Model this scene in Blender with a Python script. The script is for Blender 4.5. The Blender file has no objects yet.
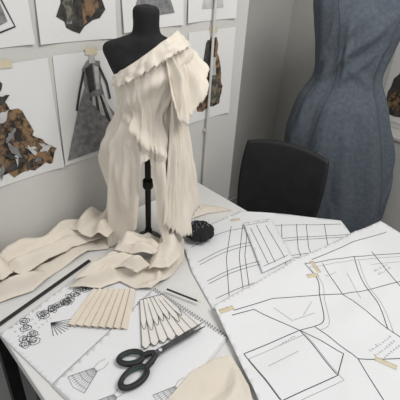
import bpy, bmesh, math, random
from mathutils import Vector, Matrix, noise
random.seed(7)
sc=bpy.context.scene
col=bpy.context.collection
sc.view_settings.view_transform='Standard'
S2=math.sqrt(0.5)
# ------------------------------------------------------------ camera
th=math.radians(32); ro=0.065
F=Vector((0,math.cos(th),-math.sin(th))); U=Vector((0,math.sin(th),math.cos(th))); R=Vector((1,0,0))
Rc=(R+ro*U).normalized(); Uc=(U-ro*R).normalized()
cd=bpy.data.cameras.new('camera'); cam=bpy.data.objects.new('camera',cd); col.objects.link(cam)
m=Matrix((Rc,Uc,-F)).transposed().to_4x4(); m.translation=Vector((0,0,1.55)); cam.matrix_world=m
cd.sensor_width=36; cd.lens=430/400*36; cd.clip_start=0.02
sc.camera=cam
# ------------------------------------------------------------ materials
def mat(name,c1,c2=None,rough=0.8,scale=8.0,bump=0.0,bscale=60,metal=0.0,detail=4,sheen=0.0,contrast=(0.35,0.65)):
    m=bpy.data.materials.new(name); m.use_nodes=True
    nt=m.node_tree; b=nt.nodes['Principled BSDF']
    b.inputs['Roughness'].default_value=rough; b.inputs['Metallic'].default_value=metal
    if sheen: b.inputs['Sheen Weight'].default_value=sheen
    tc=nt.nodes.new('ShaderNodeTexCoord')
    if c2 is None: c2=tuple(x*0.93 for x in c1)
    n=nt.nodes.new('ShaderNodeTexNoise'); n.inputs['Scale'].default_value=scale; n.inputs['Detail'].default_value=detail
    nt.links.new(tc.outputs['Object'],n.inputs['Vector'])
    r=nt.nodes.new('ShaderNodeValToRGB')
    r.color_ramp.elements[0].position=contrast[0]; r.color_ramp.elements[1].position=contrast[1]
    r.color_ramp.elements[0].color=(*c1,1); r.color_ramp.elements[1].color=(*c2,1)
    nt.links.new(n.outputs['Fac'],r.inputs['Fac']); nt.links.new(r.outputs['Color'],b.inputs['Base Color'])
    if bump>0:
        n2=nt.nodes.new('ShaderNodeTexNoise'); n2.inputs['Scale'].default_value=bscale; n2.inputs['Detail'].default_value=5
        nt.links.new(tc.outputs['Object'],n2.inputs['Vector'])
        bp=nt.nodes.new('ShaderNodeBump'); bp.inputs['Strength'].default_value=bump; bp.inputs['Distance'].default_value=0.004
        nt.links.new(n2.outputs['Fac'],bp.inputs['Height']); nt.links.new(bp.outputs['Normal'],b.inputs['Normal'])
    return m
M={}
M['wall']=mat('wall_paint',(0.62,0.61,0.58),(0.58,0.57,0.54),0.9,3,0.15,90)
M['floor']=mat('floor_concrete',(0.045,0.045,0.045),(0.08,0.078,0.075),0.7,6,0.2,30)
M['trim']=mat('trim_paint',(0.58,0.57,0.55),None,0.5,3)
M['table']=mat('table_laminate',(0.73,0.725,0.71),(0.69,0.685,0.67),0.45,3)
M['black']=mat('black_metal',(0.012,0.012,0.013),(0.02,0.02,0.02),0.45,20)
M['felt']=mat('black_jersey',(0.008,0.008,0.010),(0.014,0.014,0.016),0.95,40,0.3,200)
M['plastic']=mat('black_plastic',(0.012,0.012,0.014),(0.018,0.018,0.02),0.6,20,0.1,200)
M['muslin']=mat('cream_muslin',(0.745,0.685,0.595),(0.70,0.635,0.545),0.95,9,0.22,220,sheen=0.1)
M['muslin2']=mat('cream_muslin_pleated',(0.73,0.66,0.565),(0.68,0.605,0.51),0.95,9,0.3,200)
M['muslin3']=mat('pale_muslin',(0.75,0.73,0.69),(0.72,0.69,0.64),0.95,9,0.2,200)
M['denim']=mat('denim_chambray',(0.092,0.112,0.138),(0.128,0.149,0.176),0.95,70,0.35,320,detail=8)
M['seam']=mat('denim_seam',(0.06,0.073,0.092),None,0.95,70)
M['paper']=mat('white_paper',(0.76,0.765,0.78),(0.73,0.735,0.75),0.75,4,0.05,20)
M['paperw']=mat('print_paper',(0.74,0.735,0.72),(0.71,0.705,0.69),0.8,4)
M['ink']=mat('ink_black',(0.03,0.03,0.035),None,0.7)
M['pencil']=mat('pencil_grey',(0.22,0.22,0.23),None,0.8)
M['grey']=mat('print_grey',(0.14,0.14,0.145),(0.26,0.26,0.26),0.8,60)
M['lgrey']=mat('print_light_grey',(0.42,0.41,0.40),(0.56,0.55,0.54),0.8,45)
M['dark']=mat('print_dark',(0.02,0.019,0.018),(0.07,0.06,0.055),0.8,50)
M['camo']=mat('print_camo',(0.025,0.019,0.015),(0.24,0.15,0.08),0.8,55,detail=3,contrast=(0.42,0.60))
M['olive']=mat('print_olive',(0.05,0.055,0.045),(0.19,0.17,0.13),0.8,70,detail=3,contrast=(0.42,0.60))
M['rust']=mat('print_rust',(0.27,0.16,0.08),(0.13,0.08,0.05),0.8,60,detail=3)
M['tape']=mat('masking_tape',(0.66,0.59,0.43),(0.60,0.53,0.38),0.6,30)
M['steel']=mat('scissor_steel',(0.10,0.10,0.11),(0.18,0.18,0.19),0.35,30,metal=0.8)
M['green']=mat('scissor_grip_teal',(0.01,0.035,0.032),None,0.5)
M['white']=mat('white_enamel',(0.62,0.61,0.58),None,0.5)
M['pin']=mat('pin_heads',(0.75,0.75,0.78),None,0.3,metal=0.6)
# ------------------------------------------------------------ helpers
def mesh_obj(name,verts,faces,material,parent=None,smooth=False,solid=0,sub=0):
    me=bpy.data.meshes.new(name); me.from_pydata([tuple(v) for v in verts],[],faces); me.update()
    bm=bmesh.new(); bm.from_mesh(me); bmesh.ops.recalc_face_normals(bm,faces=bm.faces); bm.to_mesh(me); bm.free()
    o=bpy.data.objects.new(name,me); col.objects.link(o)
    if material: me.materials.append(material)
    if smooth:
        for p in me.polygons: p.use_smooth=True
    if solid:
        s=o.modifiers.new('solid','SOLIDIFY'); s.thickness=solid; s.offset=0
    if parent: o.parent=parent
    return o
def empty(name):
    e=bpy.data.objects.new(name,None); col.objects.link(e); e.empty_display_size=0.05
    return e
def box(name,center,ax,ay,sx,sy,sz,material,parent=None,bevel=0.0):
    ax=Vector(ax);ay=Vector(ay);c=Vector(center);vs=[]
    for k in(-1,1):
        for j in(-1,1):
            for i in(-1,1): vs.append(c+ax*(i*sx/2)+ay*(j*sy/2)+Vector((0,0,k*sz/2)))
    fs=[(0,2,3,1),(4,5,7,6),(0,1,5,4),(2,6,7,3),(0,4,6,2),(1,3,7,5)]
    o=mesh_obj(name,vs,fs,material,parent)
    if bevel:
        b=o.modifiers.new('bev','BEVEL'); b.width=bevel; b.segments=3
    return o
def tube(name,pts,r,material,parent=None,closed=False):
    cu=bpy.data.curves.new(name,'CURVE'); cu.dimensions='3D'; cu.bevel_depth=1.0; cu.bevel_resolution=3; cu.use_fill_caps=True
    sp=cu.splines.new('POLY'); sp.points.add(len(pts)-1)
    for i,p in enumerate(pts):
        sp.points[i].co=(*p,1); sp.points[i].radius=(r[i] if isinstance(r,(list,tuple)) else r)
    sp.use_cyclic_u=closed
    o=bpy.data.objects.new(name,cu); col.objects.link(o)
    dg=bpy.context.evaluated_depsgraph_get(); me=bpy.data.meshes.new_from_object(o.evaluated_get(dg))
    bpy.data.objects.remove(o)
    o=bpy.data.objects.new(name,me); col.objects.link(o); me.materials.clear(); me.materials.append(material)
    for p in me.polygons: p.use_smooth=True
    if parent: o.parent=parent
    return o
def lathe(name,cx,cy,prof,material,parent=None,n=48):
    vs=[];fs=[]
    for (z,rx,ry) in prof:
        for i in range(n):
            a=2*math.pi*i/n; vs.append((cx+rx*math.cos(a),cy+ry*math.sin(a),z))
    for k in range(len(prof)-1):
        for i in range(n):
            j=(i+1)%n; fs.append((k*n+i,k*n+j,(k+1)*n+j,(k+1)*n+i))
    fs.append(tuple(range(n))[::-1]); fs.append(tuple((len(prof)-1)*n+i for i in range(n)))
    return mesh_obj(name,vs,fs,material,parent,True)
def smooth_prof(prof,n=6):
    out=[]; P=[Vector(p) for p in prof]
    for i in range(len(P)-1):
        p0=P[max(i-1,0)];p1=P[i];p2=P[i+1];p3=P[min(i+2,len(P)-1)]
        for k in range(n):
            t=k/n
            v=0.5*((2*p1)+(p2-p0)*t+(2*p0-5*p1+4*p2-p3)*t*t+(3*p1-p0-3*p2+p3)*t**3)
            v.x=p1.x+(p2.x-p1.x)*t
            out.append(tuple(v))
    out.append(tuple(P[-1])); return out
def catmull(pts,n=8,closed=False):
    P=[Vector(p) for p in pts]; L=len(P); out=[]
    for i in range(L if closed else L-1):
        g=(lambda k:P[k%L]) if closed else (lambda k:P[min(max(k,0),L-1)])
        p0,p1,p2,p3=g(i-1),g(i),g(i+1),g(i+2)
        for k in range(n):
            t=k/n; out.append(0.5*((2*p1)+(p2-p0)*t+(2*p0-5*p1+4*p2-p3)*t*t+(3*p1-p0-3*p2+p3)*t**3))
    if not closed: out.append(P[-1])
    return out
def poly_sheet(name,pts,zf,material,parent=None,cut=0.011,solid=0.0006,smooth=True):
    bm=bmesh.new(); vs=[bm.verts.new((p[0],p[1],0)) for p in pts]; bm.faces.new(vs)
    xs=[p[0] for p in pts]; ys=[p[1] for p in pts]
    for axis,lo,hi in((0,min(xs),max(xs)),(1,min(ys),max(ys))):
        x=lo+cut
        while x<hi-1e-4:
            co=(x,0,0) if axis==0 else (0,x,0); no=(1,0,0) if axis==0 else (0,1,0)
            bmesh.ops.bisect_plane(bm,geom=bm.verts[:]+bm.edges[:]+bm.faces[:],plane_co=co,plane_no=no); x+=cut
    bmesh.ops.triangulate(bm,faces=[f for f in bm.faces if len(f.verts)>4])
    for v in bm.verts: v.co.z=zf(v.co.x,v.co.y)
    bmesh.ops.recalc_face_normals(bm,faces=bm.faces)
    me=bpy.data.meshes.new(name); bm.to_mesh(me); bm.free()
    o=bpy.data.objects.new(name,me); col.objects.link(o); me.materials.append(material)
    if smooth:
        for p in me.polygons: p.use_smooth=True
    s=o.modifiers.new('solid','SOLIDIFY'); s.thickness=solid; s.offset=0
    if parent: o.parent=parent
    return o
def inks(name,lines,w,zf,material,parent,off=0.0009,step=0.008):
    vs=[];fs=[]
    for L in lines:
        P=[]
        for a,b in zip(L[:-1],L[1:]):
            a=Vector(a);b=Vector(b); n=max(1,int((b-a).length/step))
            for k in range(n): P.append(a.lerp(b,k/n))
        P.append(Vector(L[-1])); base=len(vs)
        for i,p in enumerate(P):
            d=(P[min(i+1,len(P)-1)]-P[max(i-1,0)])
            if d.length<1e-7: d=Vector((1,0))
            d.normalize(); nn=Vector((-d.y,d.x))*w/2
            for q in(p+nn,p-nn): vs.append((q.x,q.y,zf(q.x,q.y)+off))
        for i in range(len(P)-1): fs.append((base+2*i,base+2*i+1,base+2*i+3,base+2*i+2))
    return mesh_obj(name,vs,fs,material,parent)
def knots(ks):
    ks=sorted(ks)
    def f(d):
        d=d%360
        K=[(ks[-1][0]-360,ks[-1][1])]+ks+[(ks[0][0]+360,ks[0][1])]
        for (a,va),(b,vb) in zip(K[:-1],K[1:]):
            if a<=d<=b:
                t=(d-a)/(b-a) if b>a else 0; t=t*t*(3-2*t); return va+(vb-va)*t
        return ks[0][1]
    return f
def pinterp(prof,z):
    if z<=prof[0][0]: return prof[0][1],prof[0][2]
    for a,b in zip(prof[:-1],prof[1:]):
        if a[0]<=z<=b[0]:
            t=(z-a[0])/(b[0]-a[0]); return a[1]+(b[1]-a[1])*t,a[2]+(b[2]-a[2])*t
    return prof[-1][1],prof[-1][2]
def drape(name,cx,cy,prof,ztop,zbot,fold,dx,material,parent,nc=260,nr=90,solid=0.0015):
    prof=smooth_prof(prof,6); vs=[];fs=[]
    for k in range(nr+1):
        for i in range(nc):
            d=360*i/nc; zt=ztop(d); zb=zbot(d); z=zt+(zb-zt)*k/nr
            rx,ry=pinterp(prof,z); dr=fold(d,z); a=math.radians(d)
            vs.append((cx+dx(z)+(rx+dr)*math.cos(a),cy+(ry+dr)*math.sin(a),z))
    for k in range(nr):
        for i in range(nc):
            j=(i+1)%nc; fs.append((k*nc+i,k*nc+j,(k+1)*nc+j,(k+1)*nc+i))
    return mesh_obj(name,vs,fs,material,parent,True,solid)
def ss(a,b,x):
    t=min(1,max(0,(x-a)/(b-a))); return t*t*(3-2*t)
def N(x,y,z=0): return noise.noise(Vector((x,y,z)))
def creases(segs):
    S=[]
    for (x0,y0,x1,y1,w,a) in segs:
        l=math.hypot(x1-x0,y1-y0)+1e-9; S.append((x0,y0,(x1-x0)/l,(y1-y0)/l,l,w,a,min(x0,x1)-w,max(x0,x1)+w,min(y0,y1)-w,max(y0,y1)+w))
    def f(x,y):
        h=0
        for (x0,y0,ux,uy,l,w,a,xa,xb,ya,yb) in S:
            if x<xa or x>xb or y<ya or y>yb: continue
            px=x-x0;py=y-y0; t=(px*ux+py*uy)/l
            if t<=0 or t>=1: continue
            d=abs(-px*uy+py*ux)/w
            if d>=1: continue
            h+=a*(1-math.sqrt(d*d+0.006)+0.003)*math.sin(math.pi*t)**0.6
        return h
    return f
# ------------------------------------------------------------ room shell
W=Vector((S2,S2,0)); NN=Vector((S2,-S2,0))
def slab(name,a,b,z0,z1,th_vec,material):
    a=Vector((a[0],a[1],0));b=Vector((b[0],b[1],0));t=Vector((th_vec[0],th_vec[1],0));vs=[]
    for z in(z0,z1):
        for p in(a,b,b+t,a+t): vs.append((p.x,p.y,z))
    return mesh_obj(name,vs,[(0,1,2,3),(4,5,6,7),(0,1,5,4),(1,2,6,5),(2,3,7,6),(3,0,4,7)],material)
slab('wall_left',(-1.9,-0.46),(0.12,1.56),0,2.7,(-S2*0.537,S2*0.537),M['wall'])
slab('wall_recess',(-0.26,1.94),(0.45,2.65),0,2.7,(-0.1,0.1),M['wall'])
slab('wall_back',(0.45,2.65),(2.3,0.80),0,2.7,(0.1,0.1),M['wall'])
mesh_obj('floor',[(-2.2,-1.2,0),(2.6,-1.2,0),(2.6,3.1,0),(-2.2,3.1,0),(-2.2,-1.2,-0.05),(2.6,-1.2,-0.05),(2.6,3.1,-0.05),(-2.2,3.1,-0.05)],[(0,1,2,3),(4,5,6,7),(0,1,5,4),(1,2,6,5),(2,3,7,6),(3,0,4,7)],M['floor'])
slab('baseboard_back',(0.46,2.63),(2.28,0.81),0,0.09,(-0.012,-0.012),M['trim'])
slab('baseboard_recess',(0.0,2.185),(0.44,2.625),0,0.09,(0.012,-0.012),M['trim'])
# ------------------------------------------------------------ table
table=empty('work_table')
K0=Vector((-0.012,1.406,0)); Lt=1.5; Wt=0.83
ctr=K0+NN*(Lt/2)-W*(Wt/2)
box('table_top',(ctr.x,ctr.y,0.735),W,NN,Wt,Lt,0.03,M['table'],table,0.003)
box('table_apron',(ctr.x,ctr.y,0.695),W,NN,Wt-0.06,Lt-0.06,0.05,M['black'],table)
for i,(p,q) in enumerate([(0.03,0.04),(0.79,0.04),(0.03,1.45),(0.79,1.45),(0.79,0.33)]):
    c=K0-W*p+NN*q; box('leg_%d'%(i+1),(c.x,c.y,0.36),W,NN,0.035,0.035,0.72,M['black'],table)
pp=Vector((0.0,1.44,0))+NN*0.012
pipe=empty('wall_conduit')
tube('conduit',[(pp.x,pp.y,0.0),(pp.x,pp.y,1.2),(pp.x,pp.y,2.65)],0.0045,M['white'],pipe)
for i,z in enumerate((0.95,1.6,2.2)):
    box('clip_%d'%(i+1),(pp.x-NN.x*0.006,pp.y-NN.y*0.006,z),W,NN,0.020,0.010,0.008,M['white'],pipe)
# ------------------------------------------------------------ wall prints
def wallp(x,z,off,tilt=0,cx=0,cz=0):
    s=(x-cx)*math.sqrt(2); dz=z-cz
    s2=s*math.cos(tilt)-dz*math.sin(tilt); dz2=s*math.sin(tilt)+dz*math.cos(tilt)
    X=cx+s2*S2; return (X+NN.x*off,X+1.44+NN.y*off,cz+dz2)
def print_sheet(name,x0,z0,shapes,tilt=0,w=0.21,h=0.297):
    e=empty(name); wx=w*S2; cx=x0+wx/2; cz=z0+h/2
    vs=[];n=8
    cf=lambda u,v:0.002+0.006*(min(1,abs(u-0.5)*2)**3)*(max(0,1-v))**2
    for j in range(n+1):
        for i in range(n+1):
            u=i/n;v=j/n; vs.append(wallp(x0+wx*u,z0+h*v,cf(u,v),tilt,cx,cz))
    fs=[(j*(n+1)+i,j*(n+1)+i+1,(j+1)*(n+1)+i+1,(j+1)*(n+1)+i) for j in range(n) for i in range(n)]
    mesh_obj('paper',vs,fs,M['paperw'],e,True)
    for k,sh in enumerate(shapes):
        mt,pts=sh[0],sh[1]; off=0.001+0.00012*k
        if mt=='line':
            vs=[]; P=[Vector(p) for p in pts]; lw=sh[2] if len(sh)>2 else 0.006
            for i,p in enumerate(P):
                d=P[min(i+1,len(P)-1)]-P[max(i-1,0)]; d=d.normalized() if d.length>0 else Vector((1,0)); nn=Vector((-d.y,d.x))*lw/2
                for q in(p+nn,p-nn): vs.append(wallp(x0+wx*q.x,z0+h*q.y,cf(q.x,q.y)+off,tilt,cx,cz))
            fs=[(2*i,2*i+1,2*i+3,2*i+2) for i in range(len(P)-1)]
            mesh_obj('line_%d'%(k+1),vs,fs,M['ink'],e); continue
        vs=[wallp(x0+wx*p[0],z0+h*p[1],cf(p[0],p[1])+off,tilt,cx,cz) for p in pts]
        mesh_obj('print_%d'%(k+1),vs,[tuple(range(len(vs)))],M[mt],e)
    vs=[wallp(x0+wx*p[0],z0+h*p[1],0.0045,tilt,cx,cz) for p in((0.42,0.975),(0.58,0.97),(0.58,1.03),(0.42,1.035))]
    mesh_obj('tape',vs,[(0,1,2,3)],M['tape'],e)
def jag(pts,amp,n=4,seed=1):
    rnd=random.Random(seed); out=[]; L=len(pts)
    for i in range(L):
        a=pts[i];b=pts[(i+1)%L]
        for k in range(n):
            t=k/n; out.append((a[0]+(b[0]-a[0])*t+(rnd.uniform(-amp,amp) if k else 0),a[1]+(b[1]-a[1])*t+(rnd.uniform(-amp,amp) if k else 0)))
    return out
gown=[(0.42,0.95),(0.55,0.95),(0.57,0.72),(0.62,0.5),(0.85,0.12),(0.15,0.12),(0.38,0.5),(0.40,0.72)]
def ray(a,b,y0=0.60,y1=0.10,w0=0.03,w1=0.07): return [(a,y0),(a+w0,y0),(b+w1,y1),(b,y1)]
shards=[]; rr=random.Random(31)
for k in range(40):
    cx_=rr.uniform(0.06,0.80); top=0.74 if cx_<0.40 else (0.50 if cx_<0.62 else 0.26); cz_=rr.uniform(0.12,top)
    a0=rr.uniform(0,3); L_=rr.uniform(0.06,0.15); w_=rr.uniform(0.02,0.05)
    shards.append((rr.choice(['dark','camo','olive','dark','rust','grey','lgrey','rust','lgrey']),jag([(cx_+L_*math.cos(a0),cz_+L_*0.7*math.sin(a0)),(cx_-w_*math.sin(a0),cz_+w_*math.cos(a0)),(cx_-L_*math.cos(a0),cz_-L_*0.7*math.sin(a0)),(cx_+w_*math.sin(a0),cz_-w_*math.cos(a0))],0.012,3,k)))
print_sheet('fashion_collage_print',-0.537,0.972,[
  ('camo',jag([(0.0,0.08),(0.0,0.66),(0.20,0.84),(0.44,0.70),(0.62,0.56),(0.70,0.36),(0.94,0.20),(0.82,0.07),(0.45,0.07)],0.03,5,3)),
  ('dark',jag([(0.20,0.84),(0.34,0.95),(0.44,0.86),(0.34,0.72)],0.015,4,6))]+shards,0.02)
print_sheet('pleated_gown_print',-0.383,0.975,[
  ('grey',[(0.36,0.86),(0.44,0.93),(0.62,0.91),(0.62,0.72),(0.68,0.52),(1.0,0.20),(0.95,0.08),(0.04,0.04),(0.26,0.5),(0.38,0.7)]),
  ('lgrey',ray(0.30,0.05,0.56,0.06,0.03,0.08)),('dark',ray(0.34,0.13,0.6,0.06,0.03,0.09)),('lgrey',ray(0.39,0.24,0.6,0.06,0.035,0.10)),('dark',ray(0.44,0.36,0.6,0.06)),('lgrey',ray(0.48,0.45,0.6,0.06,0.035,0.10)),('dark',ray(0.52,0.57,0.6,0.06)),('lgrey',ray(0.55,0.66,0.6,0.07,0.035,0.10)),('dark',ray(0.58,0.78,0.6,0.08)),('lgrey',ray(0.61,0.86,0.6,0.10,0.03,0.07)),
  ('dark',[(0.40,0.86),(0.50,0.90),(0.52,0.66),(0.44,0.64)]),('lgrey',[(0.52,0.88),(0.59,0.86),(0.59,0.66),(0.54,0.66)]),
  ('lgrey',[(0.46,0.90),(0.55,0.90),(0.54,0.98),(0.47,0.98)]),
  ('line',[(0.38,0.84),(0.30,0.66),(0.24,0.5)],0.03),('line',[(0.60,0.86),(0.70,0.7),(0.74,0.55)],0.03)],-0.015)
print_sheet('draped_gown_print',-0.228,0.985,[('lgrey',gown),('grey',ray(0.40,0.30)),('dark',ray(0.5,0.6))],0.01)
print_sheet('patchwork_dress_print',-0.068,0.990,[
  ('camo',jag([(0.38,0.90),(0.58,0.92),(0.66,0.70),(0.80,0.35),(0.75,0.15),(0.25,0.12),(0.22,0.35),(0.36,0.70)],0.03,4,9)),
  ('dark',jag([(0.36,0.88),(0.50,0.9),(0.44,0.6),(0.30,0.2),(0.22,0.3)],0.02,3,10)),
  ('olive',jag([(0.55,0.5),(0.66,0.5),(0.74,0.2),(0.55,0.15)],0.02,3,11)),
  ('lgrey',jag([(0.5,0.7),(0.60,0.72),(0.62,0.5),(0.54,0.5)],0.02,3,12))],0.0)
print_sheet('jacket_sketch_print',-0.560,1.305,[('line',[(0.3,0.7),(0.25,0.4),(0.2,0.12),(0.5,0.08),(0.82,0.14),(0.68,0.42),(0.62,0.72)],0.016),('line',[(0.45,0.6),(0.48,0.3),(0.46,0.1)],0.012),('grey',jag([(0.45,0.10),(0.5,0.6),(0.6,0.65),(0.75,0.18)],0.02,3,13)),('line',[(0.3,0.3),(0.7,0.34)],0.012)],0.01)
print_sheet('brown_gown_print',-0.398,1.300,[
  ('dark',jag([(0.40,0.95),(0.62,0.95),(0.68,0.6),(0.86,0.24),(0.50,0.06),(0.22,0.20),(0.38,0.6)],0.03,4,14)),
  ('camo',jag([(0.50,0.7),(0.62,0.7),(0.80,0.26),(0.56,0.12)],0.03,3,15)),
  ('grey',ray(0.44,0.34,0.5,0.14)),('rust',jag([(0.56,0.4),(0.66,0.4),(0.72,0.22),(0.60,0.2)],0.02,3,17)),
  ('olive',jag([(0.30,0.30),(0.42,0.36),(0.46,0.18),(0.36,0.16)],0.02,3,16))],-0.03)
print_sheet('grey_coat_print',-0.238,1.310,[('grey',gown),('dark',ray(0.46,0.4))],0.02)
print_sheet('line_sketch_print',-0.075,1.315,[('lgrey',[(0.42,0.9),(0.56,0.9),(0.60,0.5),(0.72,0.12),(0.28,0.12),(0.40,0.5)]),('dark',[(0.46,0.45),(0.54,0.45),(0.60,0.16),(0.42,0.16)]),('line',[(0.42,0.8),(0.34,0.5),(0.30,0.3)],0.014)],0.0)
# ------------------------------------------------------------ back wall poster, tape, cabinet
def backp(s,z,off): return (0.905+s*S2-off*S2,2.195-s*S2-off*S2,z)
pe=empty('fashion_poster')
mesh_obj('poster_paper',[backp(0,0.77,0.003),backp(0.3,0.77,0.003),backp(0.3,1.16,0.003),backp(0,1.16,0.003)],[(0,1,2,3)],M['paperw'],pe)
mesh_obj('poster_figure',[backp(x,z,0.0045) for x,z in jag([(0.02,0.80),(0.16,0.80),(0.13,0.95),(0.10,1.08),(0.06,1.08),(0.03,0.94)],0.008,4,21)],[tuple(range(24))],M['dark'],pe)
mesh_obj('poster_figure_print',[backp(x,z,0.0055) for x,z in jag([(0.03,0.84),(0.10,0.83),(0.09,0.93),(0.04,0.92)],0.008,4,22)],[tuple(range(16))],M['camo'],pe)
def tp(s,z,off=0.003): return (0.45+s*S2-off*S2,2.65-s*S2-off*S2,z)
te=empty('masking_tape_scrap')
mesh_obj('tape_strip',[tp(0.0,1.30),tp(0.045,1.32),tp(0.05,1.34),tp(0.005,1.325)],[(0,1,2,3)],M['tape'],te)
cab=empty('white_wall_cabinet')
D1=Vector((S2,-S2,0));D2=Vector((S2,S2,0))
cc=Vector((0.905,2.195,0))+D1*0.38-D2*0.06
box('carcass',(cc.x,cc.y,0.40),D1,D2,0.66,0.10,0.64,M['white'],cab,0.004)
box('plinth',(cc.x+D2.x*0.01,cc.y+D2.y*0.01,0.04),D1,D2,0.62,0.08,0.078,M['white'],cab,0.002)
box('top',(cc.x,cc.y,0.731),D1,D2,0.68,0.115,0.018,M['white'],cab,0.003)
# ------------------------------------------------------------ chair
chair=empty('black_chair'); CM=Matrix.Translation((0.31,1.495,0))@Matrix.Rotation(math.radians(-26),4,'Z')
def shell(name,fn,nx,nz,solid,mt):
    vs=[];fs=[]
    for j in range(nz+1):
        for i in range(nx+1): vs.append(CM@Vector(fn(2*i/nx-1,2*j/nz-1)))
    for j in range(nz):
        for i in range(nx): fs.append((j*(nx+1)+i,j*(nx+1)+i+1,(j+1)*(nx+1)+i+1,(j+1)*(nx+1)+i))
    return mesh_obj(name,vs,fs,mt,chair,True,solid)
def sq(u,v,r=0.12):
    k=1-r*(u*u*v*v); return u*k,v*k
def backfn(u,v):
    a,b=sq(u,v,0.10); w=0.172+0.010*b
    return (a*w,0.03*(1-a*a)+0.02*b,0.665+b*0.208)
def seatfn(u,v):
    a,b=sq(u,v,0.13)
    return (a*0.20,-0.20+b*0.20,0.455-0.015*(1-a*a)*(1-b*b)-0.02*max(0,-b)**4)
shell('backrest',backfn,24,24,0.012,M['plastic']); shell('seat',seatfn,24,24,0.014,M['plastic'])
for i,(x,y) in enumerate([(-0.17,-0.36),(0.17,-0.36),(-0.17,0.0),(0.17,0.0)]):
    tube('leg_%d'%(i+1),[CM@Vector((x,y,0.45)),CM@Vector((x*1.12,y+(0.05 if y==0 else -0.02),0.008))],0.011,M['black'],chair)
for s in(-1,1):
    tube('back_stay_%s'%('a' if s<0 else 'b'),[CM@Vector((s*0.13,-0.02,0.45)),CM@Vector((s*0.13,0.03,0.50)),CM@Vector((s*0.12,0.035,0.66))],0.010,M['black'],chair)
# ------------------------------------------------------------ half-scale dress form with muslin drape
FX,FY=-0.148,1.037
form=empty('half_scale_dress_form')
tp_prof=smooth_prof([(1.035,0.066,0.046),(1.045,0.075,0.054),(1.08,0.078,0.058),(1.12,0.066,0.050),(1.17,0.050,0.040),(1.21,0.062,0.048),(1.25,0.080,0.060),(1.28,0.094,0.058),(1.302,0.103,0.046),(1.318,0.096,0.040),(1.330,0.064,0.036),(1.342,0.036,0.030),(1.36,0.030,0.029),(1.392,0.030,0.029),(1.401,0.024,0.023),(1.405,0.006,0.006)],4)
lathe('torso',FX,FY,tp_prof,M['felt'],form)
tube('pole',[(FX,FY,0.755),(FX,FY,0.9),(FX,FY,1.05)],0.0085,M['black'],form)
lathe('collar',FX,FY,[(0.93,0.012,0.012),(0.935,0.015,0.015),(0.955,0.015,0.015),(0.96,0.011,0.011)],M['black'],form)
lathe('base',FX,FY,[(0.7505,0.038,0.038),(0.757,0.037,0.037),(0.762,0.018,0.018),(0.78,0.012,0.012),(0.79,0.010,0.010)],M['black'],form)
dress=empty('draped_muslin_dress')
dprof=[(0.74,0.118,0.088),(0.85,0.112,0.083),(0.95,0.105,0.078),(1.03,0.100,0.076),(1.09,0.090,0.070),(1.13,0.077,0.061),(1.165,0.064,0.052),(1.20,0.070,0.056),(1.25,0.087,0.068),(1.28,0.098,0.064),(1.302,0.107,0.052),(1.318,0.101,0.046),(1.330,0.069,0.042),(1.346,0.040,0.036)]
zt=knots([(0,1.322),(40,1.325),(90,1.26),(135,1.215),(180,1.205),(215,1.225),(240,1.252),(258,1.278),(275,1.302),(300,1.329),(325,1.332)])
zb=knots([(0,0.86),(20,0.95),(40,1.02),(90,1.03),(130,1.0),(150,0.97),(168,0.88),(186,0.80),(202,0.765),(212,0.755),(226,0.78),(244,0.795),(255,0.84),(263,0.96),(269,1.055),(279,1.06),(284,0.98),(289,0.85),(296,0.785),(312,0.80),(328,0.845),(345,0.83)])
rw=random.Random(21); segs=[]
for k in range(20):      # hanging folds, leaning out of the waist
    d0=rw.uniform(150,400); d1=d0+rw.uniform(-30,22); z0_=rw.uniform(1.02,1.15); z1_=rw.uniform(0.76,0.94)
    segs.append((d0/100,z0_,d1/100,z1_,rw.uniform(0.07,0.16),rw.uniform(0.006,0.013)))
for k in range(26):      # sharp random creases
    d0=rw.uniform(160,390); z0_=rw.uniform(0.82,1.14); a=rw.uniform(-1.3,1.3); l=rw.uniform(0.05,0.12)
    segs.append((d0/100,z0_,d0/100+l*2.2*math.sin(a),z0_-l*math.cos(a),rw.uniform(0.02,0.05),rw.uniform(0.002,0.0045)))
for k in range(12):      # irregular gathers at the waist
    x0=1.95+0.13*k+rw.uniform(-.05,.05); z_=1.165+rw.uniform(-.015,.015)
    segs.append((x0,z_-0.01,x0+0.3*(x0-2.6)+rw.uniform(-.12,.22),z_+rw.uniform(0.04,0.10),rw.uniform(.022,.05),rw.uniform(.002,.006)))
    segs.append((x0,z_+0.01,x0+0.25*(x0-2.5)+rw.uniform(-.25,.12),z_-rw.uniform(0.06,0.14),rw.uniform(.03,.06),rw.uniform(.003,.009)))
for k in range(6):       # twisted diagonals from left waist to right shoulder
    segs.append((2.0+0.07*k,1.150+0.010*k,2.75+0.13*k,1.205+0.020*k,rw.uniform(.014,.026),rw.uniform(.003,.006)))
    segs.append((2.1+0.09*k,1.175-0.012*k,2.8+0.10*k,1.12-0.018*k,rw.uniform(.014,.026),rw.uniform(.003,.006)))
CR=creases(segs)
def dfold(d,z):
    a=math.radians(d); low=ss(1.14,0.94,z); f=0
    wv=a+0.9*N(2*math.cos(a),2*math.sin(a),z*2.0)+0.6*(1.17-z)
    tri=(abs(((wv*5/(2*math.pi))%1)-0.5)*4-1)
    f+=low*(0.013*tri+0.005*math.sin(11*wv+1.3)+0.006*N(4*math.cos(a),4*math.sin(a),z*5))
    dd=d if d>100 else d+360
    wx=0.05*N(d*0.05,z*12,3.3); wz=0.010*N(d*0.05,z*12,7.7)
    f+=CR(dd/100+wx,z+wz)
    f+=0.003*N(6*math.cos(a)+3*z,6*math.sin(a),z*12)+0.0025
    return f
drape('draped_body',FX,FY,dprof,zt,zb,dfold,lambda z:0.004*ss(1.1,0.8,z),M['muslin'],dress,460,170,0.0014)
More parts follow.
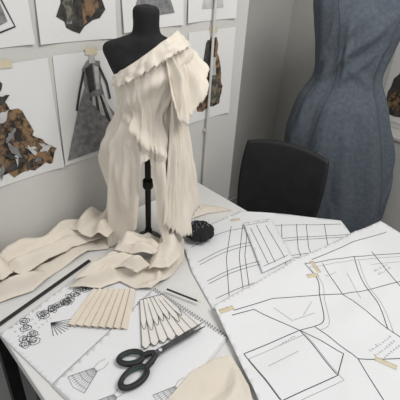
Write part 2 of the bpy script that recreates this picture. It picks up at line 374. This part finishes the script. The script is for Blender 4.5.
def strip(name,inner,outer,rows,ruf,material,parent,amp=0.006,freq=8,n=14,solid=0.0014,cr=0.004,jagged=0.0):
    A=catmull(inner,n);B=catmull(outer,n);C=len(A);vs=[];fs=[]
    r_=random.Random(int(ruf*10)); sg=[]
    for k in range(16):
        s0=r_.random(); sg.append((s0,r_.uniform(-.1,.3),s0+r_.uniform(-.12,.12),r_.uniform(.6,1.1),r_.uniform(.03,.06),r_.uniform(.4,1.2)*cr))
    cf=creases(sg)
    for k in range(rows+1):
        t=k/rows
        for i in range(C):
            s=i/(C-1); tt=t*(1+jagged*N(s*23,ruf,1.0)+jagged*0.5*N(s*61,ruf,2.0)); p=A[i].lerp(B[i],tt)
            out=(p-Vector((FX,FY,p.z))); out.z=0
            if out.length>0: out.normalize()
            ph=(freq*s+0.3*N(s*4,t*2,ruf))%1.0; tri=abs(ph-0.5)*4-1
            w=(0.35*math.sin(2*math.pi*ph)+0.8*tri)*amp*(0.25+0.75*t)+0.003*N(s*9,t*6,ruf+3)+cf(s,t)
            vs.append(p+out*w+Vector((0,0,0.3*w)))
    for k in range(rows):
        for i in range(C-1): fs.append((k*C+i,k*C+i+1,(k+1)*C+i+1,(k+1)*C+i))
    return mesh_obj(name,vs,fs,material,parent,True,solid)
def fp(x,y,z): return (FX+x,FY+y,z)
B1_=[fp(-0.076,-0.046,1.230),fp(-0.045,-0.074,1.244),fp(0.002,-0.082,1.272),fp(0.048,-0.072,1.302),fp(0.090,-0.040,1.322),fp(0.100,0.01,1.322)]
strip('neckline_frayed_band',[fp(-0.072,-0.040,1.254),fp(-0.042,-0.060,1.276),fp(0.0,-0.062,1.306),fp(0.040,-0.050,1.336),fp(0.064,-0.02,1.350),fp(0.068,0.02,1.350)],B1_,10,1.0,M['muslin'],dress,0.004,8,cr=0.004,jagged=0.25)
strip('shoulder_flounce',[fp(0.045,-0.050,1.325),fp(0.058,-0.03,1.343),fp(0.070,-0.005,1.347),fp(0.072,0.02,1.342),fp(0.06,0.04,1.325)],
 [fp(0.068,-0.088,1.215),fp(0.098,-0.078,1.160),fp(0.126,-0.045,1.185),fp(0.150,0.0,1.255),fp(0.125,0.05,1.275)],26,4.0,M['muslin'],dress,0.010,3.5,22,cr=0.008,jagged=0.06)
strip('side_cascade',[fp(0.064,-0.040,1.22),fp(0.078,-0.02,1.21),fp(0.085,0.01,1.20)],
 [fp(0.052,-0.098,0.88),fp(0.118,-0.068,0.825),fp(0.142,-0.005,0.88)],36,7.0,M['muslin'],dress,0.010,2.0,36,cr=0.008,jagged=0.04)
A=catmull(B1_,8)
for i in range(44):
    p=A[int(i/43*(len(A)-1))]+Vector((random.uniform(-.003,.003),-0.002,0.002))
    q=p+Vector((random.uniform(-.006,.006),-0.003,-random.uniform(.004,.012)))
    tube('thread_%d'%(i+1),[p,p.lerp(q,0.5)+Vector((0.002,0,0)),q],0.0004,M['muslin'],dress)
# ------------------------------------------------------------ big denim dress on full-size form
GX,GY=0.605,1.89
gf=empty('full_size_dress_form')
lathe('torso',GX,GY,smooth_prof([(0.80,0.13,0.10),(0.90,0.150,0.115),(1.05,0.102,0.082),(1.15,0.118,0.095),(1.28,0.150,0.115),(1.36,0.165,0.095),(1.41,0.150,0.07),(1.44,0.08,0.06),(1.47,0.055,0.055),(1.53,0.052,0.052),(1.54,0.03,0.03)],4),M['felt'],gf)
tube('pole',[(GX,GY,0.03),(GX,GY,0.5),(GX,GY,0.82)],0.014,M['black'],gf)
lathe('base',GX,GY,[(0.001,0.15,0.15),(0.018,0.148,0.148),(0.03,0.04,0.04),(0.06,0.02,0.02)],M['black'],gf)
gd=empty('denim_dress')
gprof=[(0.18,0.266,0.195),(0.5,0.256,0.19),(0.8,0.232,0.170),(0.95,0.192,0.140),(1.05,0.140,0.102),(1.15,0.152,0.112),(1.28,0.182,0.129),(1.36,0.197,0.109),(1.41,0.178,0.085),(1.44,0.12,0.072)]
gzt=knots([(0,1.415),(60,1.43),(120,1.43),(180,1.415),(225,1.435),(270,1.42),(315,1.435)])
gzb=knots([(0,0.28),(90,0.24),(180,0.26),(270,0.23)])
gs=[]; rg=random.Random(8)
for d0,d1,z1,w,a in[(2.20,1.95,0.20,0.20,0.026),(2.48,2.34,0.12,0.16,0.034),(2.66,2.70,0.10,0.22,0.026),(2.90,3.05,0.12,0.18,0.034),(3.16,3.42,0.2,0.16,0.022)]:
    gs.append((d0,1.16,d1,z1,w,a))
for d0,z0_,d1,z1,w,a in[(2.05,1.02,3.05,1.34,0.045,0.018),(2.15,0.98,3.15,1.24,0.035,0.010),(2.10,1.08,2.70,1.36,0.04,0.010),(3.10,1.02,2.50,1.12,0.03,0.008),(2.5,1.04,2.46,1.30,0.05,0.010),(2.9,1.02,2.98,1.28,0.05,0.010)]:
    gs.append((d0,z0_,d1,z1,w,a))
for k in range(20):
    d0=rg.uniform(1.9,3.5); z_=rg.uniform(0.4,1.3); gs.append((d0,z_,d0+rg.uniform(-.4,.4),z_-rg.uniform(.05,.25),rg.uniform(.03,.08),rg.uniform(.004,.008)))
GC=creases(gs)
def gfold(d,z):
    a=math.radians(d); low=ss(1.05,0.45,z)
    f=low*0.008*math.sin(6*a+0.6+1.5*N(2*math.cos(a),2*math.sin(a),z))
    dd=d if d>100 else d+360
    return f+GC(dd/100+0.04*N(d*0.03,z*5,1.1),z)+0.006*N(4*math.cos(a),4*math.sin(a),z*5)+0.005
gdx=lambda z:0.055*ss(1.0,0.4,z)
drape('gown_body',GX,GY,gprof,gzt,gzb,gfold,gdx,M['denim'],gd,340,150,0.003)
gsm=smooth_prof(gprof,6)
def gsurf(d,z,o=0.0018):
    rx,ry=pinterp(gsm,z); dr=gfold(d,z)+o; a=math.radians(d); return Vector((GX+gdx(z)+(rx+dr)*math.cos(a),GY+(ry+dr)*math.sin(a),z))
for i,(d0,d1) in enumerate([(240,228),(298,312)]):
    tube('princess_seam_%d'%(i+1),[gsurf(d0+(d1-d0)*abs(z-1.05)/0.4,z) for z in [1.38-0.02*k for k in range(48)]],0.0012,M['seam'],gd)
# ------------------------------------------------------------ pattern papers
def zA(x,y): return 0.7560+0.005*N(x*5,y*5,1)+0.0014*N(x*12,y*12,2)
A1,A2,A3,A5,A4=(-0.046,1.029),(0.138,1.219),(0.474,1.198),(0.52,0.97),(0.05,0.765)
pa=empty('sewing_pattern_sheet')
poly_sheet('paper',[A4,(0.30,0.86),A5,A3,(0.30,1.215),A2,(0.04,1.135),A1,(-0.01,0.90)],zA,M['paper'],pa)
def lp(a,b,t): return (a[0]+(b[0]-a[0])*t,a[1]+(b[1]-a[1])*t)
L=[]
for t in(0.10,0.34,0.385,0.62,0.66,0.86):
    a=lp(A1,A4,t);b=lp(A3,A5,t); mm=lp(a,b,0.35); k=0.055*(1-t)
    L.append([tuple(p) for p in catmull([(a[0]+0.02,a[1]),(mm[0]-0.02,mm[1]+k),(b[0]-0.01,b[1])],10)])
for s in(0.10,0.19,0.23,0.5,0.62,0.70,0.85):
    a=lp(lp(A1,A2,0.6),A3,s);b=lp(A4,A5,s*0.9)
    L.append([(a[0],a[1]-0.02),(lp(a,b,0.5)[0]-0.012,lp(a,b,0.5)[1]),b])
inks('pattern_lines',L,0.0016,zA,M['ink'],pa)
pc=empty('pattern_piece_strip')
def zC(x,y): return 0.7635+0.003*N(x*5,y*5,1)
poly_sheet('paper',[(0.144,1.138),(0.236,1.172),(0.279,0.973),(0.185,0.904)],zC,M['paper'],pc)
inks('lines',[[(0.152,1.125),(0.225,1.155)],[(0.165,1.11),(0.205,0.94)],[(0.215,1.13),(0.255,0.975)],[(0.19,0.93),(0.265,0.985)],[(0.185,1.13),(0.225,0.95)]],0.0015,zC,M['ink'],pc)
def zB(x,y):
    e=ss(0.10,0.0,abs((x-0.05)*0.616-(y-0.76)*0.788))
    p=(x-0.05)*0.788+(y-0.76)*0.616; q=(x-0.05)*0.616-(y-0.76)*0.788
    cr=0.005*(1-min(1,abs(p-0.30)/0.05))+0.004*(1-min(1,abs(q-0.22)/0.05))+0.003*(1-min(1,abs(q*0.8+p*0.6-0.33)/0.03))
    return 0.7690+0.010*N(x*4+3,y*4,5)+0.0022*N(x*11,y*11,6)+0.006*e+cr
pb=empty('large_sewing_pattern_sheet')
poly_sheet('paper',[(0.05,0.76),(0.303,0.975),(0.60,1.19),(0.98,0.72),(0.62,0.40),(0.20,0.34),(0.14,0.528),(0.0945,0.6476)],zB,M['paper'],pb)
LB=[[(0.1186,0.629),(0.253,0.701),(0.3135,0.583),(0.188,0.521),(0.1186,0.629)],
 [(0.253,0.701),(0.29,0.715),(0.369,0.6287),(0.40,0.50)],
 [(0.253,0.701),(0.34,0.64),(0.3135,0.583)],
 [tuple(p) for p in catmull([(0.3055,0.9406),(0.33,0.88),(0.325,0.825),(0.318,0.74),(0.29,0.715)],8)],
 [(0.3055,0.9406),(0.39,0.975),(0.459,0.991),(0.6126,1.0248)],
 [tuple(p) for p in catmull([(0.459,0.991),(0.455,0.90),(0.47,0.80),(0.466,0.721)],8)],
 [(0.36,0.955),(0.385,0.83),(0.466,0.721),(0.52,0.66)],
 [(0.10,0.75),(0.20,0.80),(0.325,0.825),(0.385,0.83),(0.58,0.90)],
 [(0.095,0.735),(0.15,0.76),(0.253,0.701)],
 [(0.52,1.02),(0.55,0.87),(0.56,0.70)],
 [(0.33,0.965),(0.47,1.055),(0.60,1.13)],
 [(0.369,0.6287),(0.47,0.64),(0.62,0.60)]]
inks('pattern_lines',LB,0.0019,zB,M['ink'],pb)
LB2=[[(x+0.010,y-0.012) for x,y in l] for l in (LB[0],LB[3],LB[4],LB[5])]+[[(0.17,0.60),(0.24,0.64)],[(0.42,0.92),(0.43,0.82)],[(0.20,0.77),(0.24,0.73),(0.30,0.76)],[(0.50,0.96),(0.62,0.99)],[(0.30,0.80),(0.27,0.75)]]
inks('construction_lines',LB2,0.0009,zB,M['pencil'],pb)
rnd=random.Random(3); T=[]
for (bx,by,cnt,rows) in((0.405,0.655,9,3),(0.20,0.655,6,1),(0.50,0.93,7,2),(0.36,0.90,5,1)):
    for r in range(rows):
        for k in range(cnt):
            x=bx+0.007*k+0.006*r;y=by+0.005*k-0.013*r
            T.append([(x,y),(x+rnd.uniform(-.003,.004),y+rnd.uniform(.002,.007)),(x+0.004,y+0.001)])
inks('handwriting',T,0.0008,zB,M['ink'],pb,step=0.004)
def tape(parent,cx,cy,ang,l,w,zf,nm='tape'):
    c,s=math.cos(ang),math.sin(ang)
    pts=[(cx+a*c-b*s,cy+a*s+b*c) for a,b in((-l/2,-w/2),(l/2,-w/2),(l/2,w/2),(-l/2,w/2))]
    poly_sheet(nm,pts,lambda x,y:zf(x,y)+0.0012,M['tape'],parent,0.008,0.0002)
tape(pb,0.335,0.935,1.9,0.046,0.013,zB,'tape_1'); tape(pb,0.320,0.895,0.3,0.034,0.013,zB,'tape_2')
tape(pb,0.082,0.750,0.5,0.038,0.013,zB,'tape_3'); tape(pb,0.43,0.625,-0.5,0.046,0.013,zB,'tape_4')
tape(pa,0.12,1.165,0.4,0.03,0.012,zA,'tape_1')
# ------------------------------------------------------------ sketchbook pages
def zL(x,y): return 0.7530+0.001*N(x*8,y*8,4)
L1,L2,L3,L4=(-0.4326,0.648),(-0.2926,0.883),(-0.110,0.818),(-0.2766,0.532)
skl=empty('fashion_sketch_sheet'); poly_sheet('paper',[L1,L4,L3,L2],zL,M['paper'],skl)
def blob(c,r,rnd,n=9,tw=0):
    return [tuple(p) for p in catmull([(c[0]+r*math.cos(2*math.pi*i/n+tw)*rnd.uniform(.6,1.2),c[1]+r*math.sin(2*math.pi*i/n+tw)*rnd.uniform(.5,1.1)) for i in range(n+1)],4)]
rnd=random.Random(5); SK=[]
for k in range(19):
    t=k/18; c=(-0.356+0.112*t+rnd.uniform(-.008,.008),0.705+0.16*t+rnd.uniform(-.008,.008))
    SK.append(blob(c,0.013,rnd)); SK.append(blob(c,0.008,rnd,6)); SK.append(blob(c,0.004,rnd,5))
for c in[(-0.372,0.640),(-0.360,0.655),(-0.382,0.672),(-0.350,0.636),(-0.365,0.625),(-0.392,0.690)]:
    SK.append(blob(c,0.013,rnd)); SK.append(blob(c,0.008,rnd,6)); SK.append(blob(c,0.004,rnd,5))
for k in range(9):
    a=0.2*k; SK.append([(-0.33,0.69),(-0.33+0.05*math.cos(a-1.2),0.69+0.04*math.sin(a-1.2))])
inks('ink_sketch',SK,0.0014,zL,M['ink'],skl,step=0.005)
T=[]
for r in range(4):
    for k in range(8):
        x=-0.415+0.006*k+0.012*r;y=0.668+0.010*k-0.012*r; T.append([(x,y),(x+.003,y+rnd.uniform(.002,.005)),(x+.004,y)])
inks('notes',T,0.0007,zL,M['ink'],skl,step=0.005)
def zR(x,y): return 0.7565+0.001*N(x*8,y*8,9)
R1,R2,R3,R4=(-0.105,0.818),(0.0815,0.68),(-0.0855,0.394),(-0.272,0.53)
skr=empty('spiral_sketchbook')
poly_sheet('page',[R4,R3,R2,R1],zR,M['paper'],skr)
poly_sheet('page_under',[(R4[0]-.004,R4[1]),(R3[0],R3[1]-.004),(R2[0]+.004,R2[1]),R1],lambda x,y:zR(x,y)-0.0025,M['paperw'],skr)
for i in range(30):
    p=lp(R1,R2,(i+0.5)/30); dv=Vector((R2[0]-R1[0],R2[1]-R1[1],0)).normalized(); pv=Vector((-dv.y,dv.x,0))
    c=Vector((p[0],p[1],zR(*p)+0.0015))
    tube('ring_%d'%(i+1),[c+pv*0.0045*math.cos(a)+Vector((0,0,0.0035*math.sin(a))) for a in [2*math.pi*k/10 for k in range(10)]],0.0006,M['black'],skr,True)
SK=[]
for (gx,gy,gs_,ga) in((-0.205,0.560,1.0,0.9),(-0.150,0.505,0.8,0.9),(-0.03,0.53,0.9,0.9)):
    c_,s_=math.cos(ga),math.sin(ga)
    def tr(x,y): return (gx+gs_*(x*s_+y*c_),gy+gs_*(-x*c_+y*s_))
    SK.append([tr(*q) for q in[(-.006,.045),(-.010,.03),(-.006,.015),(-.028,-.035),(0,-.042),(.028,-.035),(.006,.015),(.010,.03),(.006,.045)]])
    for k in range(9): SK.append([tr(-.005+.00125*k,.015),tr(-.026+.0065*k,-.036)])
    for t in(0.3,0.55,0.8): SK.append([tr((-.006-.022*t)*(1-2*j/8),.015-.052*t-.003*math.sin(math.pi*j/8)) for j in range(9)])
inks('gown_sketches',SK,0.0009,zR,M['pencil'],skr,step=0.005)
# black ruler
ru=empty('black_ruler'); a=Vector((-0.475,0.627,0));b=Vector((-0.297,0.920,0)); d=(b-a).normalized(); pr=Vector((-d.y,d.x,0)); c=(a+b)/2
box('ruler_body',(c.x,c.y,0.7525),d,pr,(b-a).length,0.010,0.004,M['black'],ru,0.001)
# pleated samples
def pleat_fan(name,q,n,h,zf,outline,mt):
    e=empty(name); p0,p1,p2,p3=[Vector((*p,0)) for p in q]; vs=[];fs=[];nc=n*8;nr=16
    for j in range(nr+1):
        t=j/nr
        for i in range(nc+1):
            s=i/nc; saw=1-((s*n)%1.0); p=(p0.lerp(p1,s)).lerp(p3.lerp(p2,s),t)
            hem=0.012*abs(math.sin(math.pi*s*n))*t if outline else 0.004*saw*t
            p=p+(p3-p0).normalized()*hem
            z=zf(p.x,p.y)+0.003+h*(0.55+0.45*t)*(saw if saw<0.88 else (1-saw)/0.12*0.88)
            vs.append((p.x,p.y,z))
    for j in range(nr):
        for i in range(nc): fs.append((j*(nc+1)+i,j*(nc+1)+i+1,(j+1)*(nc+1)+i+1,(j+1)*(nc+1)+i))
    mesh_obj('pleated_cloth',vs,fs,mt,e,False,0.0008)
    if outline:
        rj=random.Random(4)
        for s in range(0,n+1):
            i=min(s*8,nc); pts=[Vector(vs[j*(nc+1)+i])+Vector((0,0,0.0022)) for j in range(rj.choice((0,2,4)),nr+1)]
            tube('seam_%d'%(s+1),pts,0.0004,M['ink'],e)
            if s<n:
                t0=rj.choice((0.45,0.5,0.56)); pts=[]
                for k in range(9):
                    ii=s*8+k; jj=t0*nr+2.2*math.sin(math.pi*k/8); j0=min(int(jj),nr-1); fr=jj-j0
                    pts.append(Vector(vs[j0*(nc+1)+min(ii,nc)]).lerp(Vector(vs[(j0+1)*(nc+1)+min(ii,nc)]),fr)+Vector((0,0,0.0016)))
                tube('scallop_%d'%(s+1),pts,0.0005,M['ink'],e)
        for jj in(0,nr):
            tube('edge_%d'%jj,[Vector(vs[jj*(nc+1)+i])+Vector((0,0,0.0015)) for i in range(nc+1)],0.0007,M['ink'],e)
pleat_fan('pleated_fabric_sample',[(-0.258,0.803),(-0.151,0.8135),(-0.146,0.682),(-0.286,0.684)],8,0.012,zL,False,M['muslin2'])
pleat_fan('scalloped_skirt_sample',[(-0.134,0.773),(-0.0786,0.799),(0.020,0.70),(-0.1086,0.635)],7,0.0035,zR,True,M['muslin3'])
# ------------------------------------------------------------ scissors
sci=empty('fabric_scissors'); PV=Vector((-0.065,0.617,0)); TIP=Vector((0.027,0.697,0))
d=(TIP-PV).normalized(); n_=Vector((-d.y,d.x,0)); z0=0.7705
def blade(name,ang,zz,flip):
    dd=(Matrix.Rotation(ang,3,'Z')@d); nn=Vector((-dd.y,dd.x,0))*flip
    prof=[(-0.020,-0.004,0.006),(0.0,-0.007,0.007),(0.03,-0.006,0.006),(0.08,-0.003,0.0045),(0.122,0.0,0.001)]
    vs=[];fs=[]
    for (s,lo,hi) in prof:
        for z in(0,0.0022):
            for w in(lo,hi): p=PV+dd*s+nn*w; vs.append((p.x,p.y,zz+z))
    for i in range(len(prof)-1):
        a=i*4;b=a+4
        fs+=[(a,a+1,b+1,b),(a+2,b+2,b+3,a+3),(a,b,b+2,a+2),(a+1,a+3,b+3,b+1)]
    fs+=[(0,2,3,1),(len(vs)-4,len(vs)-3,len(vs)-1,len(vs)-2)]
    mesh_obj(name,vs,fs,M['steel'],sci)
blade('blade_a',0.05,z0,1); blade('blade_b',-0.05,z0+0.0025,-1)
def handle(name,c,rl,rw_,axis,side,root):
    ax=Vector(axis).normalized(); ay=Vector((-ax.y,ax.x,0)); pts=[]; zz=z0-0.004
    for k in range(28):
        a=2*math.pi*k/28; e=1+0.10*math.cos(a)
        pts.append(Vector((c[0],c[1],zz))+ax*rl*math.cos(a)+ay*rw_*math.sin(a)*e)
    tube(name+'_loop',pts,0.0058,M['plastic'],sci,True)
    near=min(pts,key=lambda p:(p-Vector((root.x,root.y,zz))).length)
    r3=Vector((root.x,root.y,z0+0.002))
    tube(name+'_arm',[r3,r3.lerp(near,0.5)+n_*0.002*side,near],[0.0058,0.007,0.0066],M['plastic'],sci)
    tube(name+'_grip',[Vector((c[0],c[1],zz+0.002))+ax*(rl-0.005)*math.cos(a)+ay*(rw_-0.005)*math.sin(a) for a in [2*math.pi*k/24 for k in range(24)]],0.0024,M['green'],sci,True)
handle('handle_a',(-0.126,0.598),0.026,0.016,(1.0,0.30,0),1,PV-d*0.012+n_*0.003)
handle('handle_b',(-0.112,0.552),0.032,0.018,(0.75,0.85,0),-1,PV-d*0.012-n_*0.003)
lathe('pivot_screw',PV.x,PV.y,[(z0,0.0045,0.0045),(z0+0.0062,0.0045,0.0045),(z0+0.007,0.003,0.003)],M['pin'],sci,20)
# ------------------------------------------------------------ pin cushion
pcx,pcy=0.004,1.052; pe2=empty('pin_cushion')
vs=[];fs=[];n=64;mr=14
for k in range(mr+1):
    ph=math.pi*k/mr
    for i in range(n):
        a=2*math.pi*i/n; lob=1-0.10*abs(math.cos(4*a))**6*math.sin(ph)
        r=0.047*math.sin(ph)**0.7*lob; z=0.7825+0.0200*math.cos(ph)-0.005*math.exp(-(r/0.010)**2)*(1 if k<mr/2 else 0)
        vs.append((pcx+r*math.cos(a),pcy+r*math.sin(a),z))
for k in range(mr):
    for i in range(n): j=(i+1)%n; fs.append((k*n+i,k*n+j,(k+1)*n+j,(k+1)*n+i))
mesh_obj('cushion',vs,fs,M['felt'],pe2,True)
rnd=random.Random(9)
for i in range(30):
    a=rnd.uniform(0,6.28);r=rnd.uniform(0.006,0.038); p=Vector((pcx+r*math.cos(a),pcy+r*math.sin(a),0.794)); q=p+Vector((0.25*(p.x-pcx),0.25*(p.y-pcy),0.009))
    tube('pin_%d'%(i+1),[p,q],0.0004,M['pin'],pe2)
    tube('pin_head_%d'%(i+1),[q,q+Vector((0,0,0.0015))],0.0009,M['pin'],pe2)
# ------------------------------------------------------------ loose muslin on the table
def inside_dist(pts,x,y):
    best=9
    for i in range(len(pts)):
        ax,ay=pts[i];bx,by=pts[(i+1)%len(pts)];dx=bx-ax;dy=by-ay
        t=max(0,min(1,((x-ax)*dx+(y-ay)*dy)/(dx*dx+dy*dy))); best=min(best,math.hypot(x-ax-dx*t,y-ay-dy*t))
    return best
def cloth(name,pts,base,amp,ang,ns,seed,edge=0.02,hump=0.012,parent=None,elow=0.22):
    rc=random.Random(seed); xs=[p[0] for p in pts];ys=[p[1] for p in pts]; sg=[]
    for k in range(ns):
        cx=rc.uniform(min(xs),max(xs));cy=rc.uniform(min(ys),max(ys)); a=ang+rc.gauss(0,0.22); l=rc.uniform(0.06,0.16)
        if rc.random()<0.2: a+=1.2; l*=0.6
        sg.append((cx-l*math.cos(a),cy-l*math.sin(a),cx+l*math.cos(a),cy+l*math.sin(a),rc.uniform(0.014,0.032),rc.uniform(0.4,1.0)*amp))
    for k in range(ns//2):
        cx=rc.uniform(min(xs),max(xs));cy=rc.uniform(min(ys),max(ys)); a=rc.uniform(0,3.14); l=rc.uniform(0.015,0.04)
        sg.append((cx-l*math.cos(a),cy-l*math.sin(a),cx+l*math.cos(a),cy+l*math.sin(a),rc.uniform(0.006,0.012),rc.uniform(0.08,0.18)*amp))
    cf=creases(sg)
    def zf(x,y):
        e=elow+(1-elow)*ss(0,edge,inside_dist(pts,x,y))
        wx=x+0.008*N(x*12,y*12,seed);wy=y+0.008*N(x*12,y*12,seed+9)
        return base+e*(cf(wx,wy)+hump*(0.55+N(x*9,y*9,seed+5)))
    e=parent or empty(name); poly_sheet('cloth' if not parent else 'fold',pts,zf,M['muslin'],e,0.0042,0.0016); return e
mo=cloth('muslin_offcut',[(-0.60,0.80),(-0.50,0.905),(-0.44,0.960),(-0.36,1.040),(-0.29,1.085),(-0.25,1.04),(-0.2566,0.973),(-0.31,0.955),(-0.345,0.90),(-0.372,0.86),(-0.407,0.785),(-0.45,0.755),(-0.481,0.735),(-0.56,0.725)],0.754,0.026,0.85,24,3)
cloth('x',[(-0.54,0.82),(-0.49,0.915),(-0.40,1.000),(-0.33,1.06),(-0.275,1.05),(-0.28,0.985),(-0.34,0.93),(-0.39,0.87),(-0.43,0.80)],0.784,0.026,0.75,14,11,0.02,0.018,mo,0.5)
cloth('x',[(-0.60,0.81),(-0.55,0.875),(-0.50,0.87),(-0.455,0.80),(-0.48,0.750),(-0.56,0.745)],0.786,0.024,2.1,11,17,0.02,0.018,mo,0.5)
cloth('x',[(-0.37,0.99),(-0.33,1.065),(-0.255,1.085),(-0.225,1.02),(-0.25,0.95),(-0.30,0.955)],0.800,0.022,1.2,10,19,0.02,0.020,mo,0.5)
ms=cloth('muslin_strip',[(-0.318,0.800),(-0.285,0.87),(-0.2465,0.925),(-0.19,0.925),(-0.1295,0.935),(-0.11,0.99),(-0.095,1.065),(-0.0576,1.100),(-0.040,1.04),(-0.034,0.942),(-0.065,0.87),(-0.110,0.815),(-0.150,0.812),(-0.196,0.837),(-0.24,0.805)],0.760,0.020,0.5,22,5)
cloth('x',[(-0.125,0.86),(-0.115,0.97),(-0.088,1.055),(-0.055,1.080),(-0.045,1.0),(-0.042,0.92),(-0.07,0.865)],0.784,0.022,1.45,11,23,0.02,0.012,ms,0.45)
cloth('x',[(-0.305,0.805),(-0.27,0.890),(-0.22,0.910),(-0.16,0.905),(-0.12,0.87),(-0.15,0.840),(-0.215,0.855),(-0.25,0.825)],0.780,0.020,0.35,11,29,0.02,0.010,ms,0.4)
cloth('x',[(-0.225,0.915),(-0.215,0.965),(-0.185,0.990),(-0.115,0.992),(-0.085,0.95),(-0.11,0.90),(-0.17,0.895)],0.786,0.022,0.3,9,37,0.025,0.034,ms,0.35)
cloth('muslin_remnant',[(0.0035,0.575),(0.05,0.61),(0.09,0.625),(0.125,0.55),(0.15,0.42),(0.04,0.37),(-0.08,0.38),(-0.045,0.50)],0.762,0.012,1.0,16,7,0.02,0.004)
cloth('muslin_scrap',[(-0.10,1.20),(-0.04,1.25),(0.06,1.245),(0.11,1.225),(0.03,1.195),(-0.03,1.15),(-0.08,1.12)],0.752,0.010,0.9,10,9,0.02,0.004)
pn=empty('pencil'); tube('pencil_body',[(-0.07,0.815,0.764),(0.01,0.78,0.764)],[0.0025,0.0025],M['black'],pn); tube('pencil_tip',[(0.01,0.78,0.764),(0.02,0.7756,0.764)],[0.0025,0.0004],M['tape'],pn)
# ------------------------------------------------------------ light
w=bpy.data.worlds.new('world'); sc.world=w; w.use_nodes=True
w.node_tree.nodes['Background'].inputs[0].default_value=(0.98,0.99,1.0,1); w.node_tree.nodes['Background'].inputs[1].default_value=0.34
def area(name,loc,target,size,power,colr):
    l=bpy.data.lights.new(name,'AREA'); l.size=size; l.energy=power; l.color=colr
    o=bpy.data.objects.new(name,l); col.objects.link(o); o.location=loc
    o.rotation_euler=(Vector(target)-Vector(loc)).to_track_quat('-Z','Y').to_euler()
area('ceiling_light',(0.80,0.55,2.4),(-0.05,1.0,0.8),0.8,21.5,(1.0,0.98,0.95))
area('rear_left_fill',(-1.0,-0.6,2.2),(0.1,1.2,0.8),1.2,9,(0.97,0.98,1.0))  # unseen soft area lamp, filling from high behind the camera at left
